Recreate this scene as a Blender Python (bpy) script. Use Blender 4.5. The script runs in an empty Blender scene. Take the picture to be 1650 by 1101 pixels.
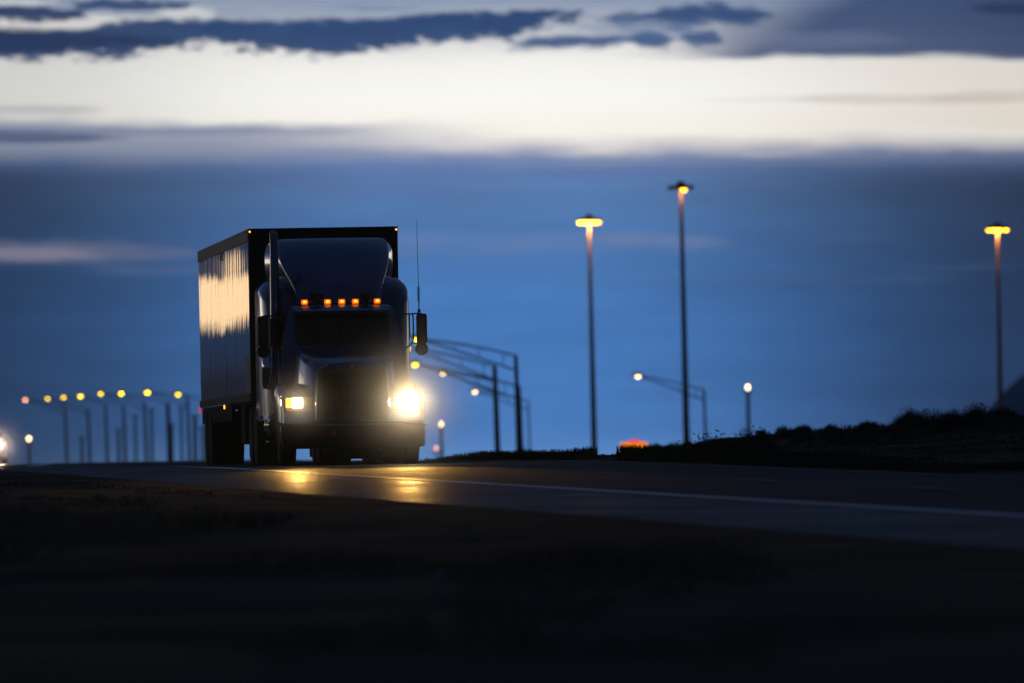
import bpy, math, random
import numpy as np
from mathutils import Vector, Matrix
R = math.radians
PI = math.pi
random.seed(7)
rng = np.random.default_rng(7)
S = bpy.context.scene
COL = S.collection

# ------------------------------------------------------------------ camera
cd = bpy.data.cameras.new("camera")
cam = bpy.data.objects.new("camera", cd); COL.objects.link(cam)
S.camera = cam
cd.sensor_width = 36.0
cd.lens = 327.3                       # long telephoto
cd.clip_start = 0.5; cd.clip_end = 60000
cam.matrix_world = Matrix.Rotation(R(90) + 0.01163, 4, 'X') @ Matrix.Rotation(-0.018, 4, 'Z')
cd.dof.use_dof = True
cd.dof.focus_distance = 155.5
cd.dof.aperture_fstop = 2.6
cd.dof.aperture_blades = 0

# ------------------------------------------------------------------ exposure, sampling
S.view_settings.view_transform = 'Standard'
S.view_settings.look = 'None'
S.view_settings.exposure = 0.0
S.view_settings.gamma = 1.0
S.cycles.use_denoising = True
S.cycles.max_bounces = 8
S.cycles.volume_bounces = 0
S.cycles.sample_clamp_indirect = 4.0
S.cycles.caustics_reflective = False
S.cycles.caustics_refractive = False

# ------------------------------------------------------------------ world: dusk sky with layered cloud
W = bpy.data.worlds.new("World"); S.world = W; W.use_nodes = True
nt = W.node_tree; nt.nodes.clear()
def lk(a, b): nt.links.new(a, b)
def put(sock, v):
    if isinstance(v, (int, float)): sock.default_value = v
    else: lk(v, sock)
def mth(op, a, b=None, c=None, clamp=False):
    n = nt.nodes.new('ShaderNodeMath'); n.operation = op; n.use_clamp = clamp
    put(n.inputs[0], a)
    if b is not None: put(n.inputs[1], b)
    if c is not None: put(n.inputs[2], c)
    return n.outputs[0]
def add(a, b): return mth('ADD', a, b)
def sub(a, b): return mth('SUBTRACT', a, b)
def mul(a, b): return mth('MULTIPLY', a, b)
def mx(a, b): return mth('MAXIMUM', a, b)
def mn(a, b): return mth('MINIMUM', a, b)
def sstep(x, a, b):
    n = nt.nodes.new('ShaderNodeMapRange'); n.interpolation_type = 'SMOOTHSTEP'
    put(n.inputs['Value'], x); put(n.inputs['From Min'], a); put(n.inputs['From Max'], b)
    return n.outputs['Result']
def mixc(f, a, b):
    n = nt.nodes.new('ShaderNodeMix'); n.data_type = 'RGBA'; n.clamp_factor = True
    put(n.inputs[0], f)
    for s, v in ((n.inputs[6], a), (n.inputs[7], b)):
        if isinstance(v, tuple): s.default_value = (*v, 1)
        else: lk(v, s)
    return n.outputs[2]
def srgb(r, g, b):
    f = lambda c: (c/255/12.92) if c/255 <= .04045 else ((c/255+.055)/1.055)**2.4
    return (f(r), f(g), f(b))
tc = nt.nodes.new('ShaderNodeTexCoord')
sx = nt.nodes.new('ShaderNodeSeparateXYZ'); lk(tc.outputs['Generated'], sx.inputs[0])
# azimuth and elevation in arc-seconds-like units (1/15000 rad)
az = mul(mth('ARCTAN2', sx.outputs[0], sx.outputs[1]), 15000.0)          # 0 = straight down the highway
el = mul(mth('ARCSINE', mth('MINIMUM', mth('MAXIMUM', sx.outputs[2], -1.0), 1.0)), 15000.0)
azc = mn(mx(az, -1500.0), 1500.0)
U = add(az, 825.0)
V = sub(sub(725.0, el), mul(azc, 0.018))                                   # cloud layers slope a little
def noise(su, sv, detail, off=0.0, rough=0.55):
    c = nt.nodes.new('ShaderNodeCombineXYZ')
    put(c.inputs[0], mul(U, 1.0/su)); put(c.inputs[1], mul(V, 1.0/sv)); c.inputs[2].default_value = off
    n = nt.nodes.new('ShaderNodeTexNoise'); n.noise_dimensions = '3D'
    n.inputs['Scale'].default_value = 1.0; n.inputs['Detail'].default_value = detail
    n.inputs['Roughness'].default_value = rough
    lk(c.outputs[0], n.inputs['Vector'])
    return sub(n.outputs['Fac'], 0.5)
n_big = noise(420, 60, 3, 1.3)
n_mid = noise(130, 26, 4, 4.1)
n_fin = noise(34, 13, 3, 7.7)
n_tiny = noise(15, 7, 3, 21.0)
Vw = add(V, add(mul(n_big, 48.0), mul(n_mid, 22.0)))
# base vertical ramp
rmp = nt.nodes.new('ShaderNodeValToRGB')
stops = [(-400, (50,66,104)), (-120, (78,98,140)), (0, (150,164,190)), (45, (190,196,206)), (75, (232,231,228)), (100, (249,247,240)),
         (150, (255,254,247)), (215, (254,249,238)), (236, (225,221,222)), (252, (132,148,185)),
         (275, (98,128,180)), (320, (86,128,182)), (365, (80,126,186)), (430, (72,124,188)),
         (520, (70,126,195)), (620, (70,127,196)), (690, (74,130,199)), (730, (92,144,208)), (790, (104,142,196))]
lo, hi = -400.0, 800.0
cr = rmp.color_ramp
while len(cr.elements) > 1: cr.elements.remove(cr.elements[-1])
for i, (p, c) in enumerate(stops):
    e = cr.elements[0] if i == 0 else cr.elements.new((p-lo)/(hi-lo))
    e.position = (p-lo)/(hi-lo); k_ = 1.11 if 70 < p < 220 else 1.0; e.color = (*[q_*k_ for q_ in srgb(*c)], 1)
put(rmp.inputs[0], mth('MULTIPLY_ADD', Vw, 1/(hi-lo), -lo/(hi-lo)))
col = rmp.outputs[0]
def ell(cu, cv, ru, rv, nz, edge=0.5, vv=None):
    """soft elongated cloud: 1 inside, 0 outside, ragged by noise nz"""
    a = mul(sub(U, cu), 1.0/ru); b = mul(sub(vv if vv is not None else V, cv), 1.0/rv)
    d = add(mul(a, a), mul(b, b))
    return sstep(add(sub(1.0, d), nz), 0.0, edge)
rag = add(mul(n_mid, 2.7), mul(n_fin, 1.9))
ragS = add(mul(n_big, 2.2), mul(n_mid, 1.2))
def layer(mask, strength, c):
    global col
    col = mixc(mul(mask, strength), col, srgb(*c))
def bandm(a, b, sa, sb, v=None):
    v = v if v is not None else Vw
    return mul(sstep(v, a-sa, a+sa), sub(1.0, sstep(v, b-sb, b+sb)))
def hm(a, b):     # horizontal ramp a -> b
    return sstep(U, a, b)
# lavender softness under the bright band on the left
lav = mul(bandm(200, 258, 10, 14), sub(1.0, hm(330, 900)))
layer(lav, 0.9, (150,160,186))
layer(ell(40, 222, 190, 10, ragS, 0.9), 0.85, (84,98,132))
layer(ell(240, 212, 420, 9, ragS, 1.0), 0.45, (104,118,152))
layer(ell(60, 178, 130, 8, ragS, 1.0), 0.5, (170,172,188))
layer(mul(bandm(85, 205, 12, 12), sub(1.0, hm(0, 480))), 0.42, (196,196,196))
# thin wisps inside the band on the right
layer(ell(1400, 160, 330, 9, ragS, 1.0), 0.55, (214,206,196))
layer(ell(1620, 156, 130, 12, ragS, 1.0), 0.5, (204,194,184))
layer(mul(bandm(95, 215, 12, 12), hm(1100, 1700)), 0.5, (242,226,208))
# lower streaks in the blue
# greyish cloud, upper right
ur = mul(sub(1.0, sstep(Vw, 82, 98)), sstep(add(U, mul(Vw, 2.2)), 1180, 1440))
layer(ur, 0.94, (54,80,124))
layer(ell(1300, 66, 160, 20, ragS, 1.0), 0.35, (134,142,172))
layer(ell(1640, 14, 80, 12, ragS, 1.0), 0.9, (34,52,90))
layer(mul(ur, hm(1400, 1750)), 0.45, (46,62,100))
# top-left bright gap and wisps
layer(ell(130, 44, 230, 26, mul(rag, .7), .6), 0.95, (236,236,232))
layer(ell(310, 22, 60, 14, mul(rag, .7), .6), 0.9, (226,228,228))
layer(ell(40, 5, 90, 7, mul(rag, .7), .6), 0.85, (226,228,230))
layer(ell(60, 22, 105, 15, rag, .6), 0.96, (36,60,104))
layer(ell(215, 9, 120, 11, rag, .6), 0.93, (44,74,122))
layer(ell(620, 14, 90, 6, rag, .8), 0.6, (116,138,176))
# dark streaks: drawn by the height of their upper and lower edges along the horizon
def curve(pts):
    n = nt.nodes.new('ShaderNodeFloatCurve'); c = n.mapping.curves[0]
    pts = [((u+400)/2450, v/100) for u, v in pts]
    while len(c.points) < len(pts): c.points.new(0.5, 0.5)
    for p, (a, b) in zip(c.points, pts): p.location = (a, b); p.handle_type = 'AUTO'
    n.mapping.use_clip = False; n.mapping.update()
    put(n.inputs['Value'], mul(add(mn(mx(U, -390.0), 2040.0), 400.0), 1/2450))
    return mul(n.outputs[0], 100.0)

def streak(top, bot, strength, c, soft_t=5.0, soft_b=8.0, kt=22.0, kb=52.0):
    T_ = add(curve(top), add(mul(n_fin, kt), mul(n_mid, kt)))
    B_ = add(curve(bot), add(add(mul(n_fin, kb), mul(n_tiny, kb*.5)), mul(n_mid, kb*.5)))
    m = mul(sstep(sub(V, T_), -soft_t, soft_t), sstep(sub(B_, V), -soft_b, soft_b))
    layer(m, strength, c); return m
streak([(-400,30),(-100,44),(100,50),(150,46),(220,36),(350,33),(550,30),(700,24),(830,18),(905,15),(950,20),(975,30),(2050,30)],
       [(-400,80),(-100,90),(0,92),(60,96),(120,92),(200,90),(260,82),(340,73),(380,78),(450,80),(510,89),(570,86),(620,80),(690,70),(760,64),(830,60),(880,46),(930,34),(975,24),(2050,24)], .97, (30,66,114))
layer(mul(ell(560, 52, 420, 30, mul(rag, .9), 1.6), sstep(add(n_fin, n_mid), -.05, .25)), .35, (52,96,148))
# darker at its western end
layer(mul(ell(-20, 66, 330, 24, mul(rag, .6), .8), 1.0), .65, (24,42,78))
streak([(-400,70),(800,84),(850,67),(900,61),(1000,58),(1028,56),(1045,50),(1080,55),(1103,60),(1118,50),(1165,53),(1182,72),(2050,72)],
       [(-400,60),(800,76),(850,80),(900,77),(960,76),(1005,73),(1018,67),(1032,74),(1065,76),(1090,70),(1102,64),(1117,72),(1155,73),(1182,64),(2050,60)], .93, (40,80,134), kt=14, kb=22)
streak([(-400,30),(940,34),(1000,24),(1060,18),(1100,8),(1150,4),(1200,9),(1240,15),(1290,28),(2050,30)],
       [(-400,20),(940,24),(1000,36),(1060,39),(1100,42),(1150,38),(1200,41),(1240,34),(1290,20),(2050,20)], .93, (36,74,124), 7, 9, 22, 26)
layer(ell(1040, 46, 130, 22, mul(rag, .8), 1.4), 0.7, (84,116,162))
layer(ell(1200, 56, 110, 12, mul(rag, .8), 1.4), 0.35, (120,134,170))
# the blue dims to either side, some vignetting painted into the sky
dx = mul(sub(U, 800.0), 1.0/1000.0)
fall = mx(mth('DIVIDE', 1.0, add(1.0, mul(mth('POWER', mth('ABSOLUTE', dx), 3.0), 6.6))), 0.12)
lowpart = add(mul(sstep(V, 216, 300), 0.82), 0.18)
fac = sub(1.0, mul(sub(1.0, fall), lowpart))
tint = nt.nodes.new('ShaderNodeVectorMath'); tint.operation = 'SCALE'
lk(col, tint.inputs[0]); put(tint.inputs['Scale'], fac)
col = tint.outputs[0]
mot = add(1.0, add(mul(n_big, .30), mul(noise(260, 34, 4, 31.0), .34)))
mo = nt.nodes.new('ShaderNodeVectorMath'); mo.operation = 'SCALE'
lk(col, mo.inputs[0]); put(mo.inputs['Scale'], add(mul(sub(mot, 1.0), sstep(V, 225, 300)), 1.0))
col = mo.outputs[0]
sr = add(mul(n_big, 2.4), mul(n_mid, 1.6))
layer(ell(60, 408, 330, 26, sr, 1.3), 0.62, (122,124,150))
layer(ell(0, 411, 170, 14, sr, 1.1), 0.6, (142,136,152))
layer(ell(300, 436, 200, 12, sr, 1.3), 0.25, (110,120,152))
layer(ell(760, 396, 520, 26, sr, 1.3), 0.34, (120,138,178))
layer(ell(1075, 390, 150, 15, sr, 1.2), 0.42, (122,132,166))
layer(ell(1320, 450, 420, 16, sr, 1.3), 0.30, (74,98,140))
layer(ell(1000, 445, 200, 9, sr, 1.3), 0.25, (100,132,182))
layer(ell(1560, 432, 200, 9, sr, 1.3), 0.30, (66,86,124))
layer(ell(1330, 385, 200, 16, sr, 1.3), 0.25, (72,94,134))
# beyond the frame: warm bands and dark shapes added for the truck's sides to mirror
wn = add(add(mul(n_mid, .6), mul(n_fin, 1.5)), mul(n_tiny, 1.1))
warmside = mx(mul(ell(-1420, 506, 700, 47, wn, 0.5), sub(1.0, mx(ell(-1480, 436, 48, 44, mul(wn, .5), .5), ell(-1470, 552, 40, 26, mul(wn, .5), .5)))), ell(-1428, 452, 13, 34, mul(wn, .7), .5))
gl = lambda c, k: tuple(k*v for v in srgb(*c))
dark = mul(sub(1.0, sstep(U, -900, -300)), sstep(V, 540, 640))
col = mixc(mul(dark, .85), col, srgb(28,36,54))
col = mixc(mul(mul(sub(1.0, sstep(U, -900, -300)), sstep(add(V, mul(n_tiny, 60.0)), 585, 665)), .8), col, srgb(10,13,20))
for cu_, cv_, ru_ in ((-1437, 655, 7), (-1418, 640, 4), (-1404, 660, 8), (-1385, 668, 9), (-1460, 662, 9), (-1500, 660, 14), (-1540, 655, 12), (-1340, 660, 14)):
    col = mixc(mul(ell(cu_, cv_, ru_, 48, mul(n_tiny, 1.5), .4), .9), col, srgb(8,10,16))
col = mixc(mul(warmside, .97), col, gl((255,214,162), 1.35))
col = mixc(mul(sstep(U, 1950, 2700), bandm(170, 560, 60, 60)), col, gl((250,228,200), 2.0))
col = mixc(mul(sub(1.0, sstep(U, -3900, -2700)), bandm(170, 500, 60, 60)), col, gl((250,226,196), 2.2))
# overhead and behind: dim evening blue
zen = sstep(el, 800, 2600)
col = mixc(zen, col, (0.0135, 0.029, 0.066))
back = sstep(mth('ABSOLUTE', az), 9000, 26000)
col = mixc(back, col, (0.010, 0.018, 0.042))
col = mixc(sstep(el, -120.0, -900.0), col, (0.004, 0.005, 0.008))
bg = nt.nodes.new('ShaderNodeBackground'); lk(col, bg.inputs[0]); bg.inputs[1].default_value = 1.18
SUN_EL, SUN_AZ = R(0.5), R(3)
sky = nt.nodes.new('ShaderNodeTexSky'); sky.sky_type = 'NISHITA'; sky.sun_disc = False
sky.sun_elevation = SUN_EL; sky.sun_rotation = SUN_AZ; sky.dust_density = 0.3
bg2 = nt.nodes.new('ShaderNodeBackground'); lk(sky.outputs[0], bg2.inputs[0]); bg2.inputs[1].default_value = 0.0004
ad = nt.nodes.new('ShaderNodeAddShader'); lk(bg.outputs[0], ad.inputs[0]); lk(bg2.outputs[0], ad.inputs[1])
wo = nt.nodes.new('ShaderNodeOutputWorld'); lk(ad.outputs[0], wo.inputs[0])
W.cycles.sampling_method = 'MANUAL'; W.cycles.sample_map_resolution = 2048

# ------------------------------------------------------------------ materials
def mat(name, c, rough=0.6, metal=0.0, spec=0.5, coat=0.0, var=0.0, scale=8.0, bump=0.0, bscale=40.0, emit=None, estr=0.0, stretch=None):
    m = bpy.data.materials.new(name); m.use_nodes = True
    t = m.node_tree; b = t.nodes['Principled BSDF']
    b.inputs['Base Color'].default_value = (*c, 1); b.inputs['Roughness'].default_value = rough
    b.inputs['Metallic'].default_value = metal; b.inputs['Specular IOR Level'].default_value = spec
    b.inputs['Coat Weight'].default_value = coat; b.inputs['Coat Roughness'].default_value = 0.04
    tcn = t.nodes.new('ShaderNodeTexCoord'); mp = t.nodes.new('ShaderNodeMapping')
    t.links.new(tcn.outputs['Object'], mp.inputs[0])
    if stretch: mp.inputs['Scale'].default_value = stretch
    if var > 0:
        n = t.nodes.new('ShaderNodeTexNoise'); n.inputs['Scale'].default_value = scale; n.inputs['Detail'].default_value = 6
        t.links.new(mp.outputs[0], n.inputs['Vector'])
        r = t.nodes.new('ShaderNodeValToRGB'); r.color_ramp.elements[0].position = .3; r.color_ramp.elements[1].position = .7
        r.color_ramp.elements[0].color = (*[x*(1-var) for x in c], 1); r.color_ramp.elements[1].color = (*[min(1, x*(1+var)) for x in c], 1)
        t.links.new(n.outputs['Fac'], r.inputs[0]); t.links.new(r.outputs[0], b.inputs['Base Color'])
    if bump > 0:
        n = t.nodes.new('ShaderNodeTexNoise'); n.inputs['Scale'].default_value = bscale; n.inputs['Detail'].default_value = 4
        t.links.new(mp.outputs[0], n.inputs['Vector'])
        bp = t.nodes.new('ShaderNodeBump'); bp.inputs['Strength'].default_value = 1.0; bp.inputs['Distance'].default_value = bump
        t.links.new(n.outputs['Fac'], bp.inputs['Height']); t.links.new(bp.outputs[0], b.inputs['Normal'])
    if emit:
        b.inputs['Emission Color'].default_value = (*emit, 1); b.inputs['Emission Strength'].default_value = estr
    return m
M = dict(
    paint=mat('blue_cab_paint', (.014,.060,.190), .24, .25, .5, 1.0, var=.12, scale=3),
    paint_dark=mat('dark_bumper_paint', (.022,.021,.034), .45, .1, .4, .2, var=.2, scale=6),
    darkchrome=mat('dark_chrome', (.16,.17,.20), .12, 1.0, bump=.0004, bscale=9),  # darker chrome for exhaust stack and fuel tanks
    darkrail=mat('dark_lower_rail', (.018,.019,.024), .7, 0, var=.2, scale=3),
    black=mat('black_plastic', (.012,.012,.014), .5, var=.2, scale=9),
    blackpanel=mat('black_trailer_front', (.010,.010,.012), .55, 0, .3, var=.25, scale=2),
    chrome=mat('chrome', (.62,.63,.66), .07, 1.0, bump=.0004, bscale=9),
    steel=mat('galvanised_steel', (.16,.15,.15), .55, .4, var=.2, scale=3),
    rust=mat('weathering_steel', (.13,.060,.042), .7, .1, var=.25, scale=2),
    frame=mat('dark_chassis', (.008,.008,.009), .8, 0, .15, var=.3, scale=5),
    rubber=mat('tyre_rubber', (.011,.011,.011), .8, var=.3, scale=20),
    rim=mat('dull_wheel_metal', (.12,.12,.13), .45, .8, var=.2, scale=10),
    glass=mat('dark_windshield_glass', (.004,.004,.006), .06, 0, .45),
    rail=mat('trailer_rail_metal', (.045,.048,.060), .55, .3, var=.15, scale=2),
    toprail=mat('trailer_dark_rail', (.018,.019,.022), .5, .3, var=.2, scale=3),
    amber=mat('amber_marker_glow', (.5,.12,.0), .4, emit=(1,.13,.006), estr=1.1),
    ambercore=mat('amber_marker_core', (.6,.25,.02), .4, emit=(1,.40,.03), estr=2.6),
    red=mat('red_marker_glow', (.4,.01,.01), .4, emit=(1,.03,.02), estr=.8),
    redpaint=mat('red_badge', (.16,.012,.012), .5, var=.1),
    turn=mat('turn_signal_glow', (.6,.2,.0), .4, emit=(1,.42,.02), estr=3.0),
    head=mat('headlamp_glow', (.8,.8,.7), .3, emit=(1,.80,.48), estr=40.0),
    headL=mat('headlamp_glow_dim', (.8,.8,.7), .3, emit=(1,.84,.55), estr=9.0),
    yellow=mat('sodium_lamp_glow', (.7,.5,.1), .4, emit=(1,.64,.006), estr=7.5),
    yellowhot=mat('sodium_lamp_hot_glow', (.7,.5,.1), .4, emit=(1,.68,.01), estr=11),
    orange=mat('mast_lamp_glow', (.7,.4,.1), .4, emit=(1,.44,.006), estr=9),
    cream=mat('pale_lamp_glow', (.8,.7,.5), .4, emit=(1,.72,.36), estr=6),
    pink=mat('pinkish_lamp_glow', (.8,.5,.4), .4, emit=(1,.42,.26), estr=9),
    pinkdim=mat('dim_pink_lamp_glow', (.8,.5,.4), .4, emit=(1,.42,.26), estr=2.0),
    sign=mat('orange_sign_glow', (.6,.2,.02), .5, emit=(1,.22,.004), estr=1.0),
    signred=mat('red_sign_glow', (.6,.05,.05), .5, emit=(.9,.05,.10), estr=.9),
    carpaint=mat('dark_car_paint', (.02,.02,.025), .3, .3, coat=.6, var=.1),
    bark=mat('shrub_bark', (.05,.035,.025), .9, var=.3, scale=20),
    leaf=mat('sagebrush_leaf', (.050,.058,.040), .9, 0, .2, var=.35, scale=3),
    leaf2=mat('dark_shrub_leaf', (.040,.036,.028), .9, 0, .2, var=.35, scale=3),
    straw=mat('straw_grass', (.26,.20,.10), .95, 0, .1, var=.4, scale=.5),
    grass=mat('dry_verge_grass', (.085,.078,.042), .95, 0, .1, var=.4, scale=.8),
    grassd=mat('green_verge_grass', (.050,.055,.030), .95, 0, .1, var=.4, scale=.8),
    stone=mat('pale_stone', (.34,.32,.30), .8, var=.2, scale=12, bump=.01, bscale=20),
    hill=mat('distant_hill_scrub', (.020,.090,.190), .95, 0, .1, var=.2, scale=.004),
)

# ground: dry dirt with pebbles and scrub stains
def ground_mat():
    m = bpy.data.materials.new('dry_dirt_ground'); m.use_nodes = True
    t = m.node_tree; b = t.nodes['Principled BSDF']; L = t.links.new
    b.inputs['Roughness'].default_value = .97; b.inputs['Specular IOR Level'].default_value = .06
    tcn = t.nodes.new('ShaderNodeTexCoord')
    n1 = t.nodes.new('ShaderNodeTexNoise'); n1.inputs['Scale'].default_value = .35; n1.inputs['Detail'].default_value = 7
    n2 = t.nodes.new('ShaderNodeTexNoise'); n2.inputs['Scale'].default_value = 9; n2.inputs['Detail'].default_value = 5
    v = t.nodes.new('ShaderNodeTexVoronoi'); v.inputs['Scale'].default_value = 14
    for n in (n1, n2, v): L(tcn.outputs['Object'], n.inputs['Vector'])
    r1 = t.nodes.new('ShaderNodeValToRGB'); r1.color_ramp.elements[0].position = .38; r1.color_ramp.elements[1].position = .66
    r1.color_ramp.elements[0].color = (.100,.078,.052, 1); r1.color_ramp.elements[1].color = (.260,.190,.115, 1)
    L(n1.outputs['Fac'], r1.inputs[0])
    mxn = t.nodes.new('ShaderNodeMix'); mxn.data_type = 'RGBA'; mxn.blend_type = 'MULTIPLY'; mxn.inputs[0].default_value = .7
    L(r1.outputs[0], mxn.inputs[6]); L(n2.outputs['Color'], mxn.inputs[7]); L(mxn.outputs[2], b.inputs['Base Color'])
    bp = t.nodes.new('ShaderNodeBump'); bp.inputs['Distance'].default_value = .03; L(v.outputs['Distance'], bp.inputs['Height'])
    L(bp.outputs[0], b.inputs['Normal'])
    return m
def asphalt_mat(name, base, spec, rough):
    m = bpy.data.materials.new(name); m.use_nodes = True
    t = m.node_tree; b = t.nodes['Principled BSDF']; L = t.links.new
    b.inputs['Specular IOR Level'].default_value = spec
    tcn = t.nodes.new('ShaderNodeTexCoord')
    n1 = t.nodes.new('ShaderNodeTexNoise'); n1.inputs['Scale'].default_value = .5; n1.inputs['Detail'].default_value = 6
    n2 = t.nodes.new('ShaderNodeTexNoise'); n2.inputs['Scale'].default_value = 45; n2.inputs['Detail'].default_value = 3
    for n in (n1, n2): L(tcn.outputs['Object'], n.inputs['Vector'])
    r1 = t.nodes.new('ShaderNodeValToRGB'); r1.color_ramp.elements[0].position = .35; r1.color_ramp.elements[1].position = .7
    r1.color_ramp.elements[0].color = (*[x*.75 for x in base], 1); r1.color_ramp.elements[1].color = (*[x*1.3 for x in base], 1)
    L(n1.outputs['Fac'], r1.inputs[0]); L(r1.outputs[0], b.inputs['Base Color'])
    r2 = t.nodes.new('ShaderNodeMapRange'); r2.inputs['From Min'].default_value = .3; r2.inputs['From Max'].default_value = .7
    r2.inputs['To Min'].default_value = rough-.07; r2.inputs['To Max'].default_value = rough+.1
    L(n1.outputs['Fac'], r2.inputs['Value']); L(r2.outputs[0], b.inputs['Roughness'])
    bp = t.nodes.new('ShaderNodeBump'); bp.inputs['Distance'].default_value = .006; L(n2.outputs['Fac'], bp.inputs['Height'])
    L(bp.outputs[0], b.inputs['Normal'])
    return m
M['ground'] = ground_mat()
M['asphalt'] = asphalt_mat('worn_asphalt', (.022,.019,.018), .15, .60)
M['shoulder'] = asphalt_mat('shoulder_asphalt', (.020,.017,.015), .11, .42)
M['worn'] = mat('worn_white_paint', (.30,.29,.28), .7, 0, .2, var=.4, scale=3)
M['line'] = mat('white_road_paint', (.80,.80,.80), .5, 0, .5, var=.12, scale=2)

# polished corrugated trailer skin
def skin_mat():
    m = bpy.data.materials.new('polished_aluminium_skin'); m.use_nodes = True
    t = m.node_tree; b = t.nodes['Principled BSDF']; L = t.links.new
    b.inputs['Metallic'].default_value = 1; b.inputs['Roughness'].default_value = .012
    tcn = t.nodes.new('ShaderNodeTexCoord')
    sep = t.nodes.new('ShaderNodeSeparateXYZ'); L(tcn.outputs['Object'], sep.inputs[0])
    def mm(op, a, bb):
        n = t.nodes.new('ShaderNodeMath'); n.operation = op
        for s, v in zip(n.inputs, (a, bb)):
            if isinstance(v, (int, float)): s.default_value = v
            else: L(v, s)
        return n.outputs[0]
    fy = mm('FRACT', mm('MULTIPLY', sep.outputs[1], 1/.66), 0)     # vertical seams
    fz = mm('FRACT', mm('MULTIPLY', sep.outputs[2], 1/.115), 0)    # rivet courses
    g1 = mm('LESS_THAN', fy, .16); g2 = mm('LESS_THAN', fz, .2)
    g = mm('MAXIMUM', g1, mm('MULTIPLY', g2, .45))
    n1 = t.nodes.new('ShaderNodeTexNoise'); n1.inputs['Scale'].default_value = 1.7; n1.inputs['Detail'].default_value = 5
    L(tcn.outputs['Object'], n1.inputs['Vector'])
    mxn = t.nodes.new('ShaderNodeMix'); mxn.data_type = 'RGBA'
    L(mm('MULTIPLY', g, .38), mxn.inputs[0]); mxn.inputs[6].default_value = (.80,.79,.78,1); mxn.inputs[7].default_value = (.16,.17,.20,1)
    L(mxn.outputs[2], b.inputs['Base Color'])
    return m
M['skin'] = skin_mat()

# ------------------------------------------------------------------ mesh building
class MB:
    def __init__(s): s.v = []; s.f = []
    def ring_faces(s, rings, closed=True, cap0=True, cap1=True):
        n = len(rings[0]); base = len(s.v)
        for r in rings: s.v += [tuple(p) for p in r]
        m = n if closed else n-1
        for i in range(len(rings)-1):
            for j in range(m):
                a = base+i*n+j; b_ = base+i*n+(j+1) % n
                s.f.append((a, b_, b_+n, a+n))
        if cap0: s.f.append(tuple(base+j for j in reversed(range(n))))
        if cap1: s.f.append(tuple(base+(len(rings)-1)*n+j for j in range(n)))
        return s
    def box(s, x0, x1, y0, y1, z0, z1):
        b_ = len(s.v)
        s.v += [(x0,y0,z0),(x1,y0,z0),(x1,y1,z0),(x0,y1,z0),(x0,y0,z1),(x1,y0,z1),(x1,y1,z1),(x0,y1,z1)]
        s.f += [tuple(b_+k for k in q) for q in ((0,3,2,1),(4,5,6,7),(0,1,5,4),(1,2,6,5),(2,3,7,6),(3,0,4,7))]
        return s
    def tube(s, pts, r, n=8, caps=True):
        pts = [Vector(p) for p in pts]; rings = []
        rs = r if isinstance(r, (list, tuple)) else [r]*len(pts)
        up = None
        for i, p in enumerate(pts):
            d = (pts[min(i+1, len(pts)-1)]-pts[max(i-1, 0)]).normalized()
            if up is None:
                up = Vector((0,0,1)) if abs(d.z) < .9 else Vector((1,0,0))
            e1 = d.cross(up).normalized(); e2 = e1.cross(d).normalized(); up = e2
            rings.append([p+(e1*math.cos(2*PI*k/n)+e2*math.sin(2*PI*k/n))*rs[i] for k in range(n)])
        return s.ring_faces(rings, True, caps, caps)
    def lathe(s, prof, n=20, axis='z', c=(0,0,0)):
        """prof: (r, h) pairs; ends are capped"""
        rings = []
        for r, h in prof:
            ring = []
            for k in range(n):
                a = 2*PI*k/n; u, w = r*math.cos(a), r*math.sin(a)
                ring.append({'z': (c[0]+u, c[1]+w, c[2]+h), 'x': (c[0]+h, c[1]+u, c[2]+w), 'y': (c[0]+u, c[1]+h, c[2]-w)}[axis])
            rings.append(ring)
        return s.ring_faces(rings)
    def build(s, name, m, parent=None, smooth=True, bevel=0, loc=None):
        me = bpy.data.meshes.new(name); me.from_pydata([tuple(p) for p in s.v], [], s.f); me.validate(); me.update()
        import bmesh
        bm = bmesh.new(); bm.from_mesh(me); bmesh.ops.recalc_face_normals(bm, faces=bm.faces); bm.to_mesh(me); bm.free()
        if isinstance(m, str): m = M[m]
        me.materials.append(m)
        if smooth:
            me.polygons.foreach_set('use_smooth', [True]*len(me.polygons)); me.set_sharp_from_angle(angle=R(38))
        o = bpy.data.objects.new(name, me); COL.objects.link(o)
        if parent: o.parent = parent
        if loc: o.location = loc
        if bevel:
            bv = o.modifiers.new('bevel', 'BEVEL'); bv.width = bevel; bv.segments = 2; bv.limit_method = 'ANGLE'
        return o
def big_mesh(name, V_, F_, m, smooth=False):
    me = bpy.data.meshes.new(name)
    V_ = np.asarray(V_, dtype=np.float32); F_ = np.asarray(F_, dtype=np.int32)
    k = F_.shape[1]
    me.vertices.add(len(V_)); me.vertices.foreach_set('co', V_.ravel())
    me.loops.add(F_.size); me.loops.foreach_set('vertex_index', F_.ravel())
    me.polygons.add(len(F_)); me.polygons.foreach_set('loop_start', np.arange(0, F_.size, k, dtype=np.int32))
    me.polygons.foreach_set('loop_total', np.full(len(F_), k, dtype=np.int32))
    me.update(calc_edges=True); me.validate()
    if smooth: me.polygons.foreach_set('use_smooth', [True]*len(F_))
    me.materials.append(M[m] if isinstance(m, str) else m)
    o = bpy.data.objects.new(name, me); COL.objects.link(o)
    return o
def tag(o, label=None, cat=None, group=None, kind=None):
    if label: o['label'] = label
    if cat: o['category'] = cat
    if group: o['group'] = group
    if kind: o['kind'] = kind
    return o
def empty(name, loc, rot=(0,0,0)):
    o = bpy.data.objects.new(name, None); COL.objects.link(o); o.location = loc; o.rotation_euler = rot
    o.empty_display_size = .3
    return o
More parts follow.
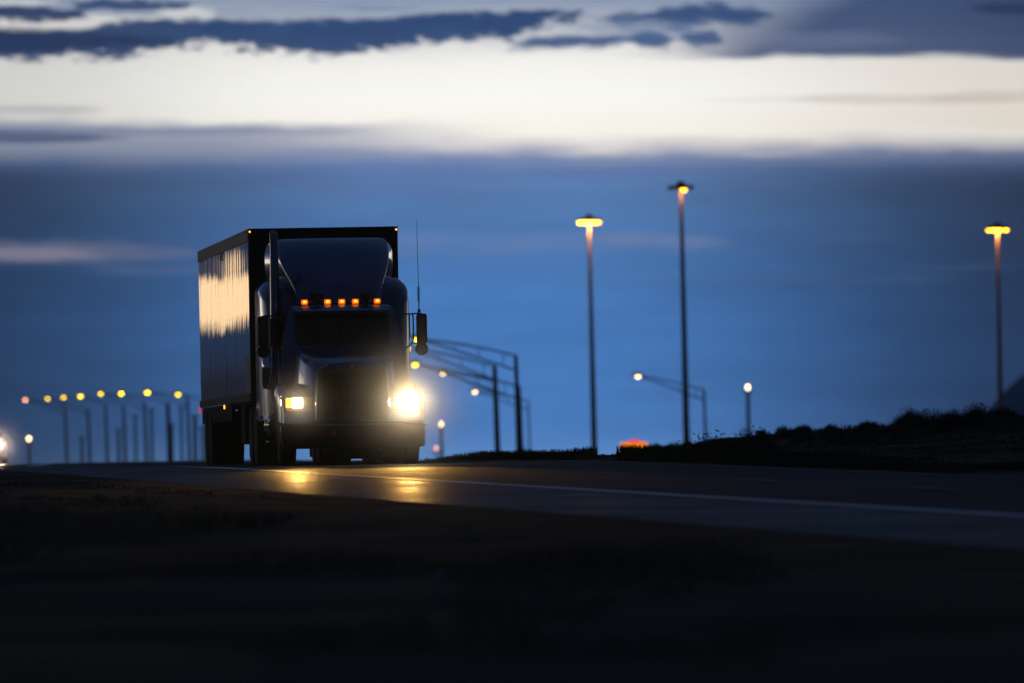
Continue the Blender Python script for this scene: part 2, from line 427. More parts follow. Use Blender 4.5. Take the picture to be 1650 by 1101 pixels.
def copy_tree(o, parent=None):
    c = o.copy(); COL.objects.link(c)
    if parent:
        c.parent = parent
    for ch in list(o.children): copy_tree(ch, c)
    return c

# ------------------------------------------------------------------ terrain profile
def sm(x, a, b):
    t = np.clip((np.asarray(x, float)-a)/(b-a), 0, 1); return t*t*(3-2*t)
_ys = np.arange(-60, 12001, 1.0)
_sl = -.143 + (.098)*sm(_ys, 148, 230)
_lx = np.cumsum(_sl); _lx = _lx - np.interp(86.0, _ys, _lx) + 4.70
def line_x(y): return np.interp(y, _ys, _lx)            # x of the right-hand (nearer) white line
def base_z(y):
    y = np.asarray(y, float)
    d = 157 - y
    rise = .0073*(np.where(d > 8, d, np.where(d < -8, 0, (d+8)**2/32)))
    return -.186 - rise - 6.0*sm(y, 330, 620)
def ground_z(x, y):
    x = np.asarray(x, float); y = np.asarray(y, float)
    o = x - line_x(y); z = base_z(y)
    n = .5*np.sin(x*.9+y*.23)+.35*np.sin(x*2.3-y*.51+1)+.3*np.sin(y*.83+x*.37+2)
    # left of the shoulder: a shallow windrow of dirt
    z = z + .10*sm(-o, 4.5, 8)*sm(y, 90, 150) + (.035*n)*sm(-o, 3.8, 6)
    # right: embankment rising to the right
    b_ = .10*sm(o, 7.2, 11)+.36*sm(o, 12, 18)+.32*sm(o, 17, 27)
    far = 1 - sm(y, 215, 300)
    z = z + (b_ + .05*n)*sm(o, 7.0, 8.5)*far
    # beyond the far verge the ground falls away between shoulder and berm
    gap = sm(o, 7.6, 11)*(sm(y, 168, 215))*(1-sm(o, 12.5, 16)*far)
    return z - 2.2*gap*(1-sm(y, 330, 620))
ysamp = np.concatenate([np.arange(-50, 20, 5), np.arange(20, 240, 1.0), np.arange(240, 640, 8), np.geomspace(650, 4100, 22)])
osamp = np.concatenate([-np.geomspace(3900, 30, 16), -np.arange(26, 12, -2), -np.arange(12, 3.5, -.5), [-3.35, -3.2, 0, 3.3, 6.4, 6.6],
                        np.arange(7, 24, .5), np.arange(24, 44, 2), np.geomspace(46, 3900, 16)])
YY, OO = np.meshgrid(ysamp, osamp, indexing='ij')
XX = line_x(YY)+OO
ZZ = ground_z(XX, YY)
nv = len(osamp)
idx = np.arange(len(ysamp)*nv).reshape(len(ysamp), nv)
F = np.stack([idx[:-1,:-1].ravel(), idx[:-1,1:].ravel(), idx[1:,1:].ravel(), idx[1:,:-1].ravel()], 1)
g = big_mesh('ground', np.stack([XX.ravel(), YY.ravel(), ZZ.ravel()], 1), F, 'ground', True)
tag(g, kind='structure')
def strip(name, o0, o1, lift, m, y0=-40, y1=1200, kind='structure'):
    ys = ysamp[(ysamp >= y0) & (ysamp <= y1)]
    xs = line_x(ys); z = base_z(ys)+lift
    V_ = np.concatenate([np.stack([xs+o0, ys, z], 1), np.stack([xs+o1, ys, z], 1)])
    n = len(ys); i = np.arange(n-1)
    o = big_mesh(name, V_, np.stack([i, i+n, i+n+1, i+1], 1), m, True)
    tag(o, kind=kind); return o
strip('road_shoulder', -3.2, -.07, .004, 'shoulder')
strip('road', -.07, 6.4, .008, 'asphalt')
strip('edge_line', -.15, .15, .012, 'line')
strip('far_edge_line', 6.10, 6.19, .012, 'worn', y0=0, y1=420)
# dashed lane line
def dashes():
    V_ = []; F_ = []
    for y0 in np.arange(8.0, 420, 12.2):
        y0 = y0+.6
        ys = np.linspace(y0, y0+3.0, 4); xs = line_x(ys)+3.3; z = base_z(ys)+.012
        b_ = len(V_)
        for x, y, zz in zip(xs, ys, z): V_ += [(x-.06, y, zz), (x+.06, y, zz)]
        for k in range(3): F_.append((b_+2*k, b_+2*k+1, b_+2*k+3, b_+2*k+2))
    tag(big_mesh('lane_line', V_, F_, 'worn'), kind='structure')
dashes()

# ------------------------------------------------------------------ truck
TX, TY, TH = -2.65, 154.5, .09
TZ = float(base_z(TY))+.008
truck = empty('semi_truck', (TX, TY, TZ), (0, 0, TH))
truck.rotation_euler = (-.0012, 0, TH)
tag(truck, 'dark blue semi truck with sleeper cab pulling a polished box trailer, headlights on', 'semi truck')
T = truck

def plan_ring(z, yf, yb, hw, bow=.1, n=9, hwb=None, rb=.05, powr=3.0):
    hwb = hwb or hw
    p = []
    for k in range(n):
        u = -1+2*k/(n-1); u = math.copysign(abs(u)**.8, u)
        p.append((u*hw, yf+bow*abs(u)**powr, z))
    p += [(hw+.001, yf+bow+.08, z), (hwb, yb-rb, z), (hwb-rb, yb, z), (-hwb+rb, yb, z), (-hwb, yb-rb, z), (-hw-.001, yf+bow+.08, z)]
    return p
def xz_ring(y, hwb, hwt, z0, z1, r, n=5, crown=.0, x0=0):
    """front-view section: bottom corners square, top corners rounded"""
    p = [(x0+hwb, y, z0), (x0+(hwb+hwt)/2, y, (z0+z1)/2)]
    for k in range(n+1):
        a = PI/2*k/n; p.append((x0+hwt-r+r*math.cos(a), y, z1-r+r*math.sin(a)))
    for q in (.5, 0, -.5): p.append((x0+q*(hwt-r), y, z1+crown*(1-q*q)))
    for k in range(n+1):
        a = PI/2+PI/2*k/n; p.append((x0-hwt+r+r*math.cos(a), y, z1-r+r*math.sin(a)))
    p += [(x0-(hwb+hwt)/2, y, (z0+z1)/2), (x0-hwb, y, z0)]
    return p
# bumper
rings = []
for z, hw, dy in ((.28, 1.12, .06), (.33, 1.17, .03), (.50, 1.19, .0), (.66, 1.20, .0), (.685, 1.185, .02)):
    rings.append(plan_ring(z, dy, .5, hw, .26, 13, powr=5))
MB().ring_faces(rings).build('bumper', 'paint_dark', T)
MB().box(-1.16, 1.16, .03, .28, .688, .712).build('bumper_step', 'black', T, bevel=.006)
MB().box(-.37, -.29, -.012, -.002, .50, .56).build('badge', 'redpaint', T)
# tow hook eyes
for x in (-.45, .45):
    MB().tube([(x-.05, -.0, .26), (x-.05, -.04, .21), (x, -.05, .18), (x+.05, -.04, .21), (x+.05, 0, .26)], .014).build('tow_hook', 'frame', T)
# hood
secs = [(.20, .60, .50, .72, 1.60, .12), (.24, .66, .58, .72, 1.68, .14), (.40, .72, .66, .72, 1.74, .14), (.9, .80, .74, .75, 1.84, .14),
        (1.5, .86, .80, .9, 1.93, .12), (2.02, .92, .84, .95, 1.985, .10)]
hood = MB().ring_faces([xz_ring(*q, crown=.025) for q in secs]).build('hood', 'paint', T)
for sx_ in (-1, 1):
    ps = [(sx_*.615, .185, .76), (sx_*.60, .185, 1.2), (sx_*.575, .185, 1.52), (sx_*.52, .19, 1.625), (sx_*.40, .20, 1.655)]
    MB().tube(ps, .022).build('grille_surround', 'chrome', T)
# grille: frame with vertical bars
gm = MB().box(-.56, .56, .150, .19, .76, .82).box(-.56, .56, .150, .19, 1.54, 1.60)
gm.box(-.56, -.50, .150, .19, .82, 1.54).box(.50, .56, .150, .19, .82, 1.54).box(-.50, .50, .175, .195, .82, 1.54)
grille = gm.build('grille', 'black', T)
bars = MB()
for k in range(25):
    x = -.48+.04*k; bars.box(x-.006, x+.006, .156, .172, .82, 1.54)
for z in (1.06, 1.30): bars.box(-.50, .50, .160, .168, z-.008, z+.008)
bars.build('grille_bars', 'frame', grille, smooth=False)
MB().lathe([(.0005, -.02), (.035, -.018), (.035, 0)], 12, 'y', (0, .175, 1.635)).build('hood_badge', 'redpaint', T)
# fenders
for sx_ in (-1, 1):
    rings = []
    for y, xi, xo, z0, z1, r in ((.22,.60,1.14,.71,1.15,.05), (.30,.58,1.18,.71,1.19,.08), (.6,.58,1.21,.74,1.26,.11), (.95,.58,1.22,1.06,1.34,.10),
                                 (1.35,.58,1.22,1.16,1.38,.10), (1.75,.58,1.21,1.06,1.34,.10), (2.05,.60,1.16,.74,1.28,.10), (2.4,.62,1.08,.6,1.24,.08)):
        c = (xi+xo)/2; h = (xo-xi)/2
        rings.append(xz_ring(y, h, h-.01, z0, z1, r, x0=sx_*c))
    MB().ring_faces(rings).build('fender', 'paint', T)
    # headlight unit
    hb = MB().box(min(sx_*.66, sx_*1.13), max(sx_*.66, sx_*1.13), .155, .225, .90, 1.15).build('headlight', 'black', T, bevel=.015)
    xa, xb = sorted((sx_*.835, sx_*1.005))
    MB().box(-.088, .088, -.035, .0, -.082, .082).build('lens', 'head' if sx_ > 0 else 'headL', hb, loc=(sx_*.925, .158, 1.045), bevel=.02)
    MB().box(*sorted((sx_*1.03, sx_*1.115)), .128, .158, .965, 1.125).build('turn_signal', 'turn', hb, bevel=.01)
    MB().box(*sorted((sx_*1.02, sx_*1.10)), .136, .158, .915, .948).build('side_marker', 'redpaint' if sx_ > 0 else 'amber_dim' if 'amber_dim' in M else 'redpaint', hb)
    # fender guide pole
    MB().tube([(sx_*1.185, .16, .70), (sx_*1.19, .15, .9), (sx_*1.205, .14, 1.14)], .010, 8).lathe([(.001, -.03), (.022, -.02), (.028, 0), (.022, .02), (.001, .03)], 10, 'z', (sx_*1.205, .14, 1.165)).build('guide_pole', 'chrome', T)
# cab
def cab_front(z):      # y of the cab's front skin at height z
    return float(np.interp(z, [.8, 1.9, 2.0, 2.58, 2.66, 2.72], [1.95, 1.98, 2.0, 2.30, 2.38, 2.55]))
def cab_hw(z): return float(np.interp(z, [.8, 1.3, 1.95, 2.58, 2.66, 2.72], [1.02, 1.06, 1.03, .90, .86, .78]))
rings = [plan_ring(z, cab_front(z), 3.45, cab_hw(z), .16, 13) for z in (.8, 1.3, 1.9, 2.0, 2.3, 2.58, 2.64, 2.685, 2.71)]
cab = MB().ring_faces(rings).build('cab', 'paint', T)
def ws_patch(z0, z1, x0, x1, off, nx=12, nz=6):
    mb = MB(); rg = []
    for sgn, rg_off in ((1, off), (0, off-.02)):
        pass
    front = []; back = []
    for i in range(nz+1):
        z = z0+(z1-z0)*i/nz
        fr = []; bk = []
        for j in range(nx+1):
            x = x0+(x1-x0)*j/nx; y = cab_front(z)+.16*abs(x/cab_hw(z))**3
            fr.append((x, y-off, z)); bk.append((x, y-off+.02, z))
        front.append(fr); back.append(bk)
    n = nx+1
    b0 = len(mb.v)
    for r in front+back: mb.v += r
    H = (nz+1)*n
    for i in range(nz):
        for j in range(nx):
            a = i*n+j
            mb.f.append((a, a+1, a+n+1, a+n)); mb.f.append((H+a+n, H+a+n+1, H+a+1, H+a))
    for i in range(nz):
        mb.f.append((i*n, (i+1)*n, H+(i+1)*n, H+i*n)); mb.f.append((i*n+nx, H+i*n+nx, H+(i+1)*n+nx, (i+1)*n+nx))
    for j in range(nx):
        mb.f.append((j, H+j, H+j+1, j+1)); mb.f.append((nz*n+j, nz*n+j+1, H+nz*n+j+1, H+nz*n+j))
    return mb
ws = ws_patch(2.03, 2.55, -.775, .775, .010).build('windshield', 'glass', T)
ws_patch(2.03, 2.55, -.016, .016, .016, 2).build('centre_post', 'black', ws)
for x in (-.45, .25):
    MB().tube([(x, 2.0, 2.01), (x+.16, 2.045, 2.08), (x+.36, 2.13, 2.13)], .009, 6).build('wiper', 'black', ws)
for sx_ in (-1, 1):
    MB().tube([(sx_*.79, cab_front(2.02)+.09, 2.02), (sx_*.80, cab_front(2.3)+.10, 2.3), (sx_*.79, cab_front(2.56)+.10, 2.56)], .018, 6).build('windshield_frame', 'rail', ws)
# sun visor
vis = MB()
rg = []
for z, dy in ((2.56, -.16), (2.60, -.19), (2.655, -.05), (2.64, .0), (2.58, .0)):
    row = []
    for j in range(13):
        u = -1+j/6; row.append((u*.80, cab_front(2.6)+.12*abs(u)**3+dy, z))
    rg.append(row)
vis.ring_faces([[r[j] for r in rg] for j in range(13)])
vis.build('sun_visor', 'paint', T)
# doors with windows and handles
for sx_ in (-1, 1):
    d = MB(); xs = sx_*1.065
    dr = MB().box(*sorted((sx_*1.035, sx_*1.075)), 2.42, 3.38, .95, 1.93).build('door', 'paint', T, bevel=.02)
    q = MB(); w = sx_
    q.ring_faces([[(w*1.035, 2.45, 2.0), (w*1.035, 3.3, 2.0), (w*.93, 3.3, 2.52), (w*.93, 2.62, 2.52)], [(w*1.05, 2.45, 2.0), (w*1.05, 3.3, 2.0), (w*.945, 3.3, 2.52), (w*.945, 2.62, 2.52)]])
    q.build('side_window', 'glass', dr)
    MB().tube([(w*1.075, 3.05, 1.70), (w*1.11, 3.08, 1.70), (w*1.11, 3.24, 1.70), (w*1.075, 3.27, 1.70)], .012, 6).build('handle', 'chrome', dr)
# sleeper with rounded shoulders
secs = [(3.40, 1.12, 1.04, .85, 2.80, .24), (3.50, 1.20, 1.16, .80, 2.96, .28), (3.66, 1.25, 1.22, .78, 3.08, .30), (3.95, 1.27, 1.26, .78, 3.17, .30), (4.4, 1.27, 1.27, .78, 3.2, .28),
        (5.45, 1.27, 1.27, .78, 3.2, .25), (5.50, 1.25, 1.25, .80, 3.18, .25)]
sl = MB().ring_faces([xz_ring(*q, crown=.0, n=7) for q in secs]).build('sleeper', 'paint', T)
for sx_ in (-1, 1):
    MB().box(*sorted((sx_*1.268, sx_*1.285)), 4.0, 4.45, 2.15, 2.55).build('sleeper_window', 'glass', sl, bevel=.006)
    MB().box(*sorted((sx_*1.268, sx_*1.29)), 3.9, 5.4, .80, .86).build('sleeper_trim', 'chrome', sl)
# roof fairing
fs = [(2.69,2.62,.72,.12,1.0), (2.80,2.70,.71,.16,1.02), (2.95,2.80,.73,.22,1.06), (3.12,2.97,.80,.30,1.10), (3.30,3.18,.88,.36,1.14), (3.48,3.40,.93,.40,1.15), (3.64,3.62,.95,.42,1.14), (3.76,3.84,.94,.40,1.11),
      (3.84,4.06,.92,.36,1.06), (3.875,4.28,.88,.3,1.0), (3.885,4.6,.8,.2,.9)]
fairing = MB().ring_faces([plan_ring(z, yf, 5.46, hw, bow, 17, hwb=hb_, rb=.06, powr=4) for z, yf, hw, bow, hb_ in fs]).build('roof_fairing', 'paint', T)
sub_ = fairing.modifiers.new('smooth', 'SUBSURF'); sub_.levels = 1; sub_.render_levels = 2
# clearance lights and horns
for x in (-.61, -.22, .02, .25, .62):
    hl = MB().box(x-.055, x+.055, 2.50, 2.60, 2.715, 2.80).build('clearance_light', 'amber', T, bevel=.02)
    MB().box(x-.028, x+.028, 2.494, 2.502, 2.74, 2.78).build('bulb', 'ambercore', hl)
for x in (-.41, .44):
    MB().lathe([(.001, 0), (.05, .0), (.03, .08), (.018, .28), (.001, .3)], 14, 'y', (x, 2.52, 2.86)).box(x-.11, x+.11, 2.53, 2.6, 2.81, 2.90).box(x-.03, x+.03, 2.56, 2.66, 2.71, 2.82).build('air_horn', 'black', T)
# exhaust stack, on the left in view
MB().tube([(-1.06, 3.30, 1.0), (-1.06, 3.30, 2.6), (-1.06, 3.30, 3.74), (-1.06, 3.33, 3.86), (-1.06, 3.40, 3.93), (-1.06, 3.5, 3.95)], [.085, .085, .068, .068, .064, .06], 16).build('exhaust_stack', 'darkchrome', T)
MB().tube([(-1.06, 3.30, 1.6), (-1.06, 3.30, 2.5)], .11, 16).build('heat_shield', 'black', T)
# air cleaner canisters / grab rail on the passenger side
MB().lathe([(.001,0), (.12,.01), (.15,.05), (.15,.62), (.12,.68), (.001,.69)], 20, 'z', (-1.17, 3.0, 1.30)).build('air_cleaner', 'chrome', T)
for x in (-1.12,): MB().tube([(x, 3.55-.45, 1.05), (x-.03, 3.5-.45, 1.2), (x-.03, 3.5-.45, 1.95), (x, 3.55-.45, 2.1)], .014, 6).build('grab_rail', 'chrome', T)
# tanks and steps
for sx_ in (-1, 1):
    tk = MB().lathe([(.001, 0), (.26, .0), (.29, .03), (.29, 1.27), (.26, 1.3), (.001, 1.3)], 24, 'y', (sx_*.95, 2.75, .68)).build('fuel_tank', 'darkchrome', T)
    st = MB()
    for z in (.40, .72): st.box(*sorted((sx_*1.0, sx_*1.26)), 2.5, 3.2, z, z+.035)
    st.build('step', 'black', tk)
# ribbed splash guard at the right-hand bumper end
rb = MB()
for k in range(10): rb.box(1.16, 1.23+.012*(k % 2)+.03*(k > 8), .62, .70, .30+.037*k, .30+.037*k+.026)
rb.box(1.10, 1.2, .60, .69, .29, .68)
rb.build('splash_guard', 'rubber', T)
# mirrors
for sx_ in (-1, 1):
    w = sx_
    hs = MB().box(*sorted((w*1.25, w*1.43)), 2.18, 2.30, 2.02, 2.53).build('mirror', 'black', T, bevel=.04)
    MB().box(*sorted((w*1.265, w*1.415)), 2.302, 2.308, 2.06, 2.49).build('mirror_glass', 'glass', hs)
    MB().lathe([(.001, -.035), (.06, -.03), (.10, -.01), (.112, .02), (.112, .04), (.001, .05)], 20, 'y', (w*1.335, 2.24, 1.935)).build('convex_mirror', 'black', hs)
    MB().tube([(w*.94, 2.42, 2.52), (w*1.12, 2.3, 2.525), (w*1.30, 2.24, 2.535), (w*1.36, 2.24, 2.52)], .014, 6).tube([(w*1.0, 2.5, 1.90), (w*1.10, 2.36, 1.97), (w*1.17, 2.28, 2.03), (w*1.20, 2.26, 2.1), (w*1.20, 2.26, 2.45), (w*1.19, 2.27, 2.53)], .013, 6).tube([(w*1.18, 2.28, 2.04), (w*1.34, 2.24, 2.02)], .012, 6).build('mirror_arm', 'black', hs)
# antenna on the right mirror
an = MB().tube([(1.30, 2.24, 2.53), (1.298, 2.24, 2.75)], .010, 6)
an.tube([(1.297, 2.24, 2.97), (1.293, 2.24, 3.4), (1.288, 2.25, 4.10)], [.006, .005, .0035], 5)
an.lathe([(.001,0), (.03,.0), (.022,.05), (.001,.06)], 8, 'z', (1.30, 2.24, 2.55))
cl = [(1.297+.020*math.cos(a), 2.24+.020*math.sin(a), 2.74+.24*a/(2*PI*8)) for a in np.linspace(0, 2*PI*8, 80)]
an.tube(cl, .007, 5)
an.build('antenna', 'black', T)
# wheels
def wheel(x, y, wdt=.27, r=.52, dual=0):
    w = MB()
    prof = [(.30,-wdt/2),(r-.05,-wdt/2),(r-.01,-wdt/2+.03),(r,-wdt/2+.06),(r,wdt/2-.06),(r-.01,wdt/2-.03),(r-.05,wdt/2),(.30,wdt/2)]
    o = None
    t = MB()
    for dxx in ((0,) if not dual else (-.17, .17)): t.lathe(prof, 32, 'x', (dxx, 0, 0))
    root = t.build('wheel', 'rubber', T, loc=(x, y, r))
    rm = MB()
    for dxx in ((0,) if not dual else (-.17, .17)):
        rm.lathe([(.001, -.06), (.12, -.07), (.13, -.03), (.26, -.02), (.295, -wdt/2+.005), (.295, wdt/2-.005), (.26, .02), (.13, .03), (.12, .07), (.001, .06)], 24, 'x', (dxx, 0, 0))
    rm.build('rim', 'rim', root)
    return root
for sx_ in (-1, 1):
    wheel(sx_*1.03, 1.35)
    wheel(sx_*.97, 5.75, dual=1); wheel(sx_*.97, 7.1, dual=1)
    wheel(sx_*1.0, 18.9, dual=1); wheel(sx_*1.0, 20.15, dual=1)
    MB().box(*sorted((sx_*.68, sx_*1.26)), 7.78, 7.80, .16, .95).build('mud_flap', 'rubber', T)
    MB().box(*sorted((sx_*.68, sx_*1.28)), 20.85, 20.87, .16, .95).build('mud_flap', 'rubber', T)
# chassis
ch = MB()
for sx_ in (-1, 1): ch.box(*sorted((sx_*.36, sx_*.45)), .5, 8.1, .78, 1.02)
for y in (1.35, 5.75, 7.1): ch.tube([(-.95, y, .5), (.95, y, .5)], .07, 10)
for y in (5.75, 7.1): ch.lathe([(.01,-.2),(.2,-.12),(.22,0),(.2,.12),(.01,.2)], 14, 'x', (0, y, .52))
ch.box(-.38, .38, .6, 2.6, .42, 1.0).box(-.22, .22, 2.6, 4.2, .45, .9)
ch.box(-.55, .55, 5.9, 7.0, 1.03, 1.13)
ch.box(-.02, .98, 1.2, 1.5, .10, .5)
ch.build('chassis', 'frame', T)
# ------------- trailer (pitches a hair, nose up, on its fifth wheel)
Y0, Y1 = 6.5, 22.0
tr = MB().box(-1.285, 1.285, Y0+.02, Y1, 1.20, 4.07).build('trailer', 'blackpanel', T)
tr.location = (0, 0, 0)
def tpart(mb, name, m, **k): return mb.build(name, m, tr, **k)
# front wall with ribs and rounded corner posts
fw = MB().box(-1.24, 1.24, Y0, Y0+.022, 1.16, 4.05)
for k in range(9): fw.box(-1.1+.275*k-.02, -1.1+.275*k+.02, Y0-.018, Y0+.002, 1.2, 4.0)
tpart(fw, 'front_wall', 'blackpanel')
for sx_ in (-1, 1): tpart(MB().tube([(sx_*1.245, Y0+.055, 1.14), (sx_*1.245, Y0+.055, 4.09)], .055, 14), 'corner_post', 'toprail')
# side skins: many slightly tilted aluminium sheets
for sx_ in (-1, 1):
    V_ = []; F_ = []; y = Y0+.1; k = 0
    r2 = np.random.default_rng(5)
    tilt = 0.0
    zs = np.linspace(1.27, 3.90, 24)
    wob = r2.normal(0, 1, 400)
    while y < Y1-.06:
        wd = min([.62, .78, .55, .9][k % 4], Y1-.06-y)
        tilt = r2.normal(0, .0011) + .0005*math.sin(y*1.1+.6) + .0003*math.sin(y*2.7)
        ph = r2.uniform(0, 6.28); am = r2.uniform(.00010, .00028)
        b_ = len(V_)
        prof = [(0, .0), (.04, .010), (.10, .012), (wd-.10, .012), (wd-.04, .010), (wd, 0)]
        for z in zs:
            for dy_, dx_ in prof:
                bulge = tilt*(z-2.6) + am*math.sin(z*5+ph) + .006*math.sin((y+dy_)*.55)*math.sin(z*.9)*.12
                V_.append((sx_*(1.287+dx_*.022+bulge), y+dy_, z))
        n = len(prof)
        for i in range(len(zs)-1):
            for j in range(n-1):
                a = b_+i*n+j
                F_.append((a, a+1, a+n+1, a+n) if sx_ > 0 else (a, a+n, a+n+1, a+1))
        y += wd; k += 1
    o = big_mesh('side_panel', V_, F_, 'skin', False); o.parent = tr
    tpart(MB().box(*sorted((sx_*1.285, sx_*1.305)), Y0+.1, Y1, 3.90, 4.075), 'upper_rail', 'rail')
    tpart(MB().box(*sorted((sx_*1.285, sx_*1.310)), Y0+.1, Y1, 1.14, 1.27), 'lower_rail', 'darkrail')
tpart(MB().box(-1.30, 1.30, Y0-.01, Y1, 4.075, 4.115), 'roof_rail', 'toprail', bevel=.01)
for x in (-1.27, 1.27): tpart(MB().lathe([(.001,-.02),(.013,-.016),(.018,0),(.001,.005)], 10, 'y', (x, Y0-.012, 4.06)), 'marker_light', 'ambercore')
tpart(MB().box(-1.325, -1.306, 14.0, 14.1, 1.06, 1.13), 'marker_light', 'ambercore')
tpart(MB().box(-1.33, -1.306, Y1-.16, Y1-.02, 1.04, 1.16), 'rear_marker_light', 'red')
fr_ = MB()
for sx_ in (-1, 1):
    fr_.box(*sorted((sx_*.45, sx_*.55)), 17.8, 21.6, .80, 1.14)
    fr_.box(*sorted((sx_*.62, sx_*.74)), 9.0, 9.12, .35, 1.14).box(*sorted((sx_*.56, sx_*.8)), 8.95, 9.2, .31, .35)
for y in (18.9, 20.15): fr_.tube([(-.9, y, .5), (.9, y, .5)], .07, 10)
fr_.box(-1.2, 1.2, 21.85, 21.95, .50, .60).box(-.6, -.5, 21.85, 21.95, .6, 1.15).box(.5, .6, 21.85, 21.95, .6, 1.15)
fr_.box(-1.25, 1.25, Y0+.3, Y1, 1.10, 1.14)
fr_.box(-1.27, -1.2, 12.5, 21.9, .84, 1.13).box(1.2, 1.27, 12.5, 21.9, .84, 1.13).box(-1.22, -.6, 9.5, 10.6, .42, 1.1)
tpart(fr_, 'landing_gear_and_axles', 'frame')
tr.rotation_euler = (-.0012, 0, 0); tr.location = (0, 0, 1.14*0+.0075)

# headlamp beams: real spot lamps inside the two headlights
def spot(x, power, aim_x, aim_z, size, colr):
    l = bpy.data.lights.new('headlamp_beam', 'SPOT'); l.energy = power; l.spot_size = R(size); l.spot_blend = 1.0
    l.color = colr; l.shadow_soft_size = .04
    o = bpy.data.objects.new('headlamp_beam', l); COL.objects.link(o); o.parent = T
    o.location = (x, .085, 1.045)
    d = Vector((aim_x, -1, aim_z)); o.rotation_euler = d.to_track_quat('-Z', 'Y').to_euler()
spot(.92, 4600, -.08, -.006, 22, (1, .52, .12))
spot(-.92, 1800, -.05, -.012, 22, (1, .52, .12))
def bloom_fill(x, power):  # added point light that makes the bloom mist glow
    l = bpy.data.lights.new('headlamp_bloom_fill', 'POINT'); l.energy = power; l.color = (1, .74, .42); l.shadow_soft_size = .05
    o = bpy.data.objects.new('headlamp_bloom_fill', l); COL.objects.link(o); o.parent = T; o.location = (x, -.10, 1.045)
bloom_fill(.92, 58); bloom_fill(-.92, 6)
# mist balls added around the headlights to stand in for lens bloom
def bloom_mist(x, rad, dens, mw=None):
    wm = bpy.data.materials.new('headlamp_bloom_mist'); wm.use_nodes = True
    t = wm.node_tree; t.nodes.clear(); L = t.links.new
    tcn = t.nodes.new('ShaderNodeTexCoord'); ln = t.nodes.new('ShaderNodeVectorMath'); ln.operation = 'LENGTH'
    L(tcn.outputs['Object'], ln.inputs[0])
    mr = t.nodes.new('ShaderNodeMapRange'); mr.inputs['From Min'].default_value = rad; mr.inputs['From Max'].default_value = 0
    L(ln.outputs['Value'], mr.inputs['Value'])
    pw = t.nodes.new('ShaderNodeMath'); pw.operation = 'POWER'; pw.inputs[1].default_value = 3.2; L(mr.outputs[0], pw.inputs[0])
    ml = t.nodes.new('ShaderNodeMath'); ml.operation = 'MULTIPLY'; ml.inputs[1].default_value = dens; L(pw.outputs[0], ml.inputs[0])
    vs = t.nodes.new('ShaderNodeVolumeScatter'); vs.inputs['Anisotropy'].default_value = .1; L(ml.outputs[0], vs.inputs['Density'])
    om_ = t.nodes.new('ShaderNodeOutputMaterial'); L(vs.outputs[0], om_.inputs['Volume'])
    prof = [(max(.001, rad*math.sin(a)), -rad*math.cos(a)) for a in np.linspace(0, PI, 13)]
    o = MB().lathe(prof, 24).build('bloom_mist_ball', 'black', None)
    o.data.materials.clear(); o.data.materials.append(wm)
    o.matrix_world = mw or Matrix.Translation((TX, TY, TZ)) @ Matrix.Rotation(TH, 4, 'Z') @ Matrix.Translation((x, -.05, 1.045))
    tag(o, kind='stuff')
bloom_mist(.92, 1.75, 1.7)
bloom_mist(-.92, .95, 1.8)

# ------------------------------------------------------------------ lighting columns
def px(x, y, d):        # direction in the photograph -> point at depth d
    xr, yr = x - .018*(y-550), y + .018*(x-825)
    return Vector(((xr-825)/15000*d, d, (725-yr)/15000*d))
def high_mast(xb, yb, xt, yt, d, label, lit, rot=0.0, hot=None):
    top = px(xt, yt, d); b0 = px(xb, 724-.018*(xb-825)*0, d)
    gz = float(ground_z(b0.x, d)); base = Vector((b0.x, d, min(gz, -1.0 if d > 300 else gz)-.3))
    ax = top-base; H = ax.length
    r = empty('high_mast_light', base, Vector((0,0,1)).rotation_difference(ax).to_euler()); tag(r, label, 'light mast', 'tall lighting masts beside the highway')
    MB().tube([(0,0,0), (0,0,H*.5), (0,0,H-.6)], [.36, .26, .16], 12).build('pole', 'steel', r)
    MB().lathe([(.001,.2),(.34,.22),(.46,.40),(.46,.62),(.26,.86),(.001,.92)], 14, 'z', (0,0,H-.62)).build('winch_head', 'frame', r)
    MB().lathe([(.80,-.04),(.86,-.04),(.86,.04),(.80,.04),(.80,-.04)], 24, 'z', (0,0,H-.40)).build('lamp_ring', 'frame', r)
    for k in range(8):
        a = 2*PI*k/8+rot; cx, cy = math.cos(a)*1.0, math.sin(a)*1.0
        fx = MB().lathe([(.001,.34),(.12,.32),(.17,.2),(.27,.02),(.29,-.06),(.001,-.05)], 14, 'z', (cx, cy, H-.42)).tube([(cx*.3, cy*.3, H-.35), (cx, cy, H-.30)], .05, 6).build('luminaire', 'frame', r)
        if lit[k]:
            MB().lathe([(.001,-.02),(.26,-.02),(.25,-.12),(.15,-.24),(.001,-.27)], 14, 'z', (cx, cy, H-.45)).build('lamp_lens', lit[k], fx)
    l = bpy.data.lights.new('mast_lamp', 'POINT'); l.energy = 3800*sum(1 for q in lit if q)/8; l.color = (1, .36, .06); l.shadow_soft_size = .5
    o = bpy.data.objects.new('mast_lamp', l); COL.objects.link(o); o.parent = r; o.location = (0, -.85, H-.8)
    return r
O, Hh, N_ = 'orange', 'yellowhot', None
high_mast(958, 742, 949, 350, 965, 'lit high mast lamp standing between the truck and the tallest mast', [O,O,O,Hh,Hh,Hh,O,O], .3)
high_mast(1107, 722, 1097, 297, 853, 'tallest high mast lamp, most of its ring dark', [N_,N_,N_,N_,N_,N_,O,N_], .25)
high_mast(1613, 660, 1607, 363, 1040, 'high mast lamp near the right edge rising behind the scrubby embankment', [O,N_,O,N_,O,O,O,N_], .2)

